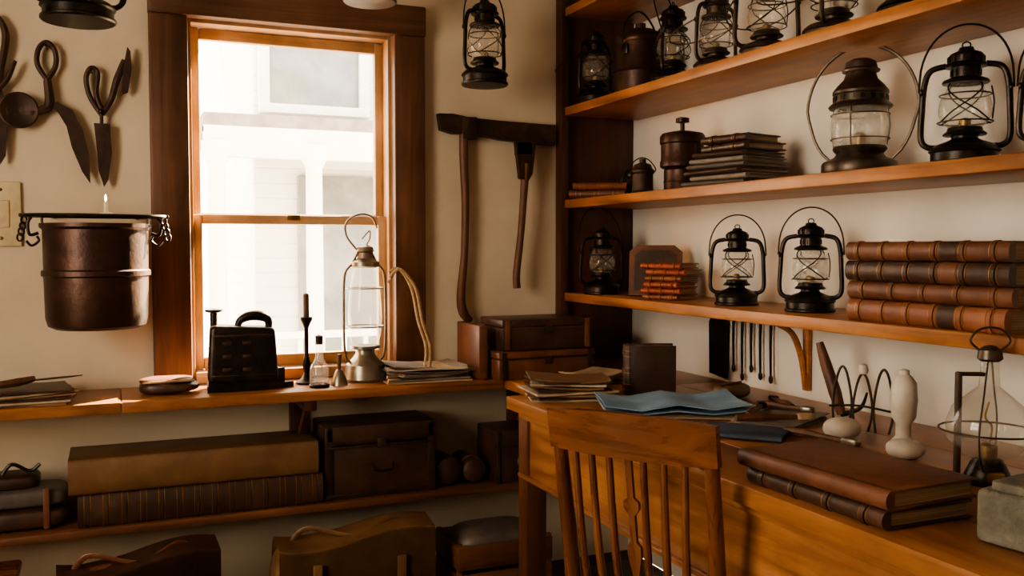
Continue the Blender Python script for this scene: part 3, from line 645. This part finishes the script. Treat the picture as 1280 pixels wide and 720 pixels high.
# ---------------------------------------------------------------- chair
b=B('spindle_back_chair')
hw=.178
def bk(z): return -.012-.085*max(0,(z-.45)/.52)**1.2
def post(x):
    b.tube([(x*.92,.02,0),(x*.95,.0,.25),(x*.97,bk(.45),.45),(x*.985,bk(.65),.65),(x,bk(.93),.93)],[.016,.02,.021,.018,.015],'chair',seg=12)
post(-hw); post(hw)
def rail(u,v):
    x=(u-.5)*(2*hw+.035); z=.888+.099*v-.012*(abs(2*u-1)**2)*(v)
    return (x, bk(z)-.03*(1-(2*u-1)**2)+.008,z)
vs=[];fs=[];nu,nv=20,5
for t in (0,.022):
    for i in range(nu+1):
        for j in range(nv+1):
            x,y,z=rail(i/nu,j/nv); vs.append((x,y-t,z))
n=(nu+1)*(nv+1)
for i in range(nu):
    for j in range(nv):
        a=i*(nv+1)+j; q=[a,a+nv+1,a+nv+2,a+1]; fs.append(q); fs.append([w+n for w in q][::-1])
    for j in (0,nv):
        a=i*(nv+1)+j; fs.append([a,a+nv+1,a+nv+1+n,a+n])
for j in range(nv):
    for i in (0,nu):
        a=i*(nv+1)+j; fs.append([a,a+1,a+1+n,a+n])
b.add(vs,fs,'chairx')
for x in (-.128,-.084,-.040,.040,.084,.128):
    u=x/(2*hw+.035)+.5; yt=rail(u,0)[1]-.012
    b.tube([(x*.9,-.02,.45),(x*.95,(bk(.66)+yt)/2-.002,.66),(x,yt,.90)],[.007,.009,.0075],'chair',seg=10)
b.prism([(-.006,.45),(.006,.45),(.007,.62),(.016,.67),(.016,.69),(.007,.70),(.007,.76),(.018,.775),(.018,.79),(.007,.80),(.007,.90),(-.007,.90),(-.007,.80),(-.018,.79),(-.018,.775),(-.007,.76),(-.007,.70),(-.016,.69),(-.016,.67),(-.007,.62)],.010,'chair',X=Matrix(((1,0,0,0),(0,1,-.17,.055),(0,0,1,0),(0,0,0,1)))@XZY)
b.quadric((0,.19,.445),(.41,.44,.04),'chairx',.35,.45)
for x in (-.16,.16): b.tube([(x*.9,.34,.44),(x,.36,.22),(x*1.05,.38,0)],[.018,.021,.014],'chair',seg=12)
for z in (.14,.24):
    for x in (-.165,.165): b.tube([(x,.02,z),(x,.37,z)],.010,'chair',smooth=1)
b.tube([(-.16,.36,.2),(.16,.36,.2)],.011,'chair',smooth=1); b.tube([(-.16,.01,.2),(.16,.01,.2)],.011,'chair',smooth=1)
b.obj((1.075,1.735,0),-57.2)
# ---------------------------------------------------------------- lights, world, camera
w=bpy.data.worlds.new('daylight'); bpy.context.scene.world=w; w.use_nodes=True
bg=w.node_tree.nodes['Background']; bg.inputs[0].default_value=(1,.90,.75,1); bg.inputs[1].default_value=8
def light(n,t,loc,rot,e,col,**k):
    l=bpy.data.lights.new(n,t); l.energy=e; l.color=col
    for a,c in k.items(): setattr(l,a,c)
    o=bpy.data.objects.new(n,l); bpy.context.collection.objects.link(o); o.location=loc; o.rotation_euler=rot; return o
sd=Vector((-.70,-.55,-.50))
light('sun','SUN',(3,8,6),sd.to_track_quat('-Z','Y').to_euler(),150,(1,.74,.46),angle=rad(1.2))
light('left_fill_light','AREA',(LX-.25,1.2,1.7),Vector((1,.12,-.12)).to_track_quat('-Z','Y').to_euler(),62,(1,.80,.57),shape='RECTANGLE',size=1.3,size_y=1.3)  # added area lamp outside the left opening, warm fill from out of view
cam=bpy.data.cameras.new('camera'); cam.lens=32.625; cam.sensor_width=36; cam.clip_start=.02
co=bpy.data.objects.new('camera',cam); bpy.context.collection.objects.link(co)
co.location=(0,0,1.33); co.rotation_euler=(rad(90-2.517),0,rad(-23.3)); bpy.context.scene.camera=co
vs_=bpy.context.scene.view_settings
vs_.view_transform='AgX'; vs_.look='AgX - Medium High Contrast'; vs_.exposure=0.1
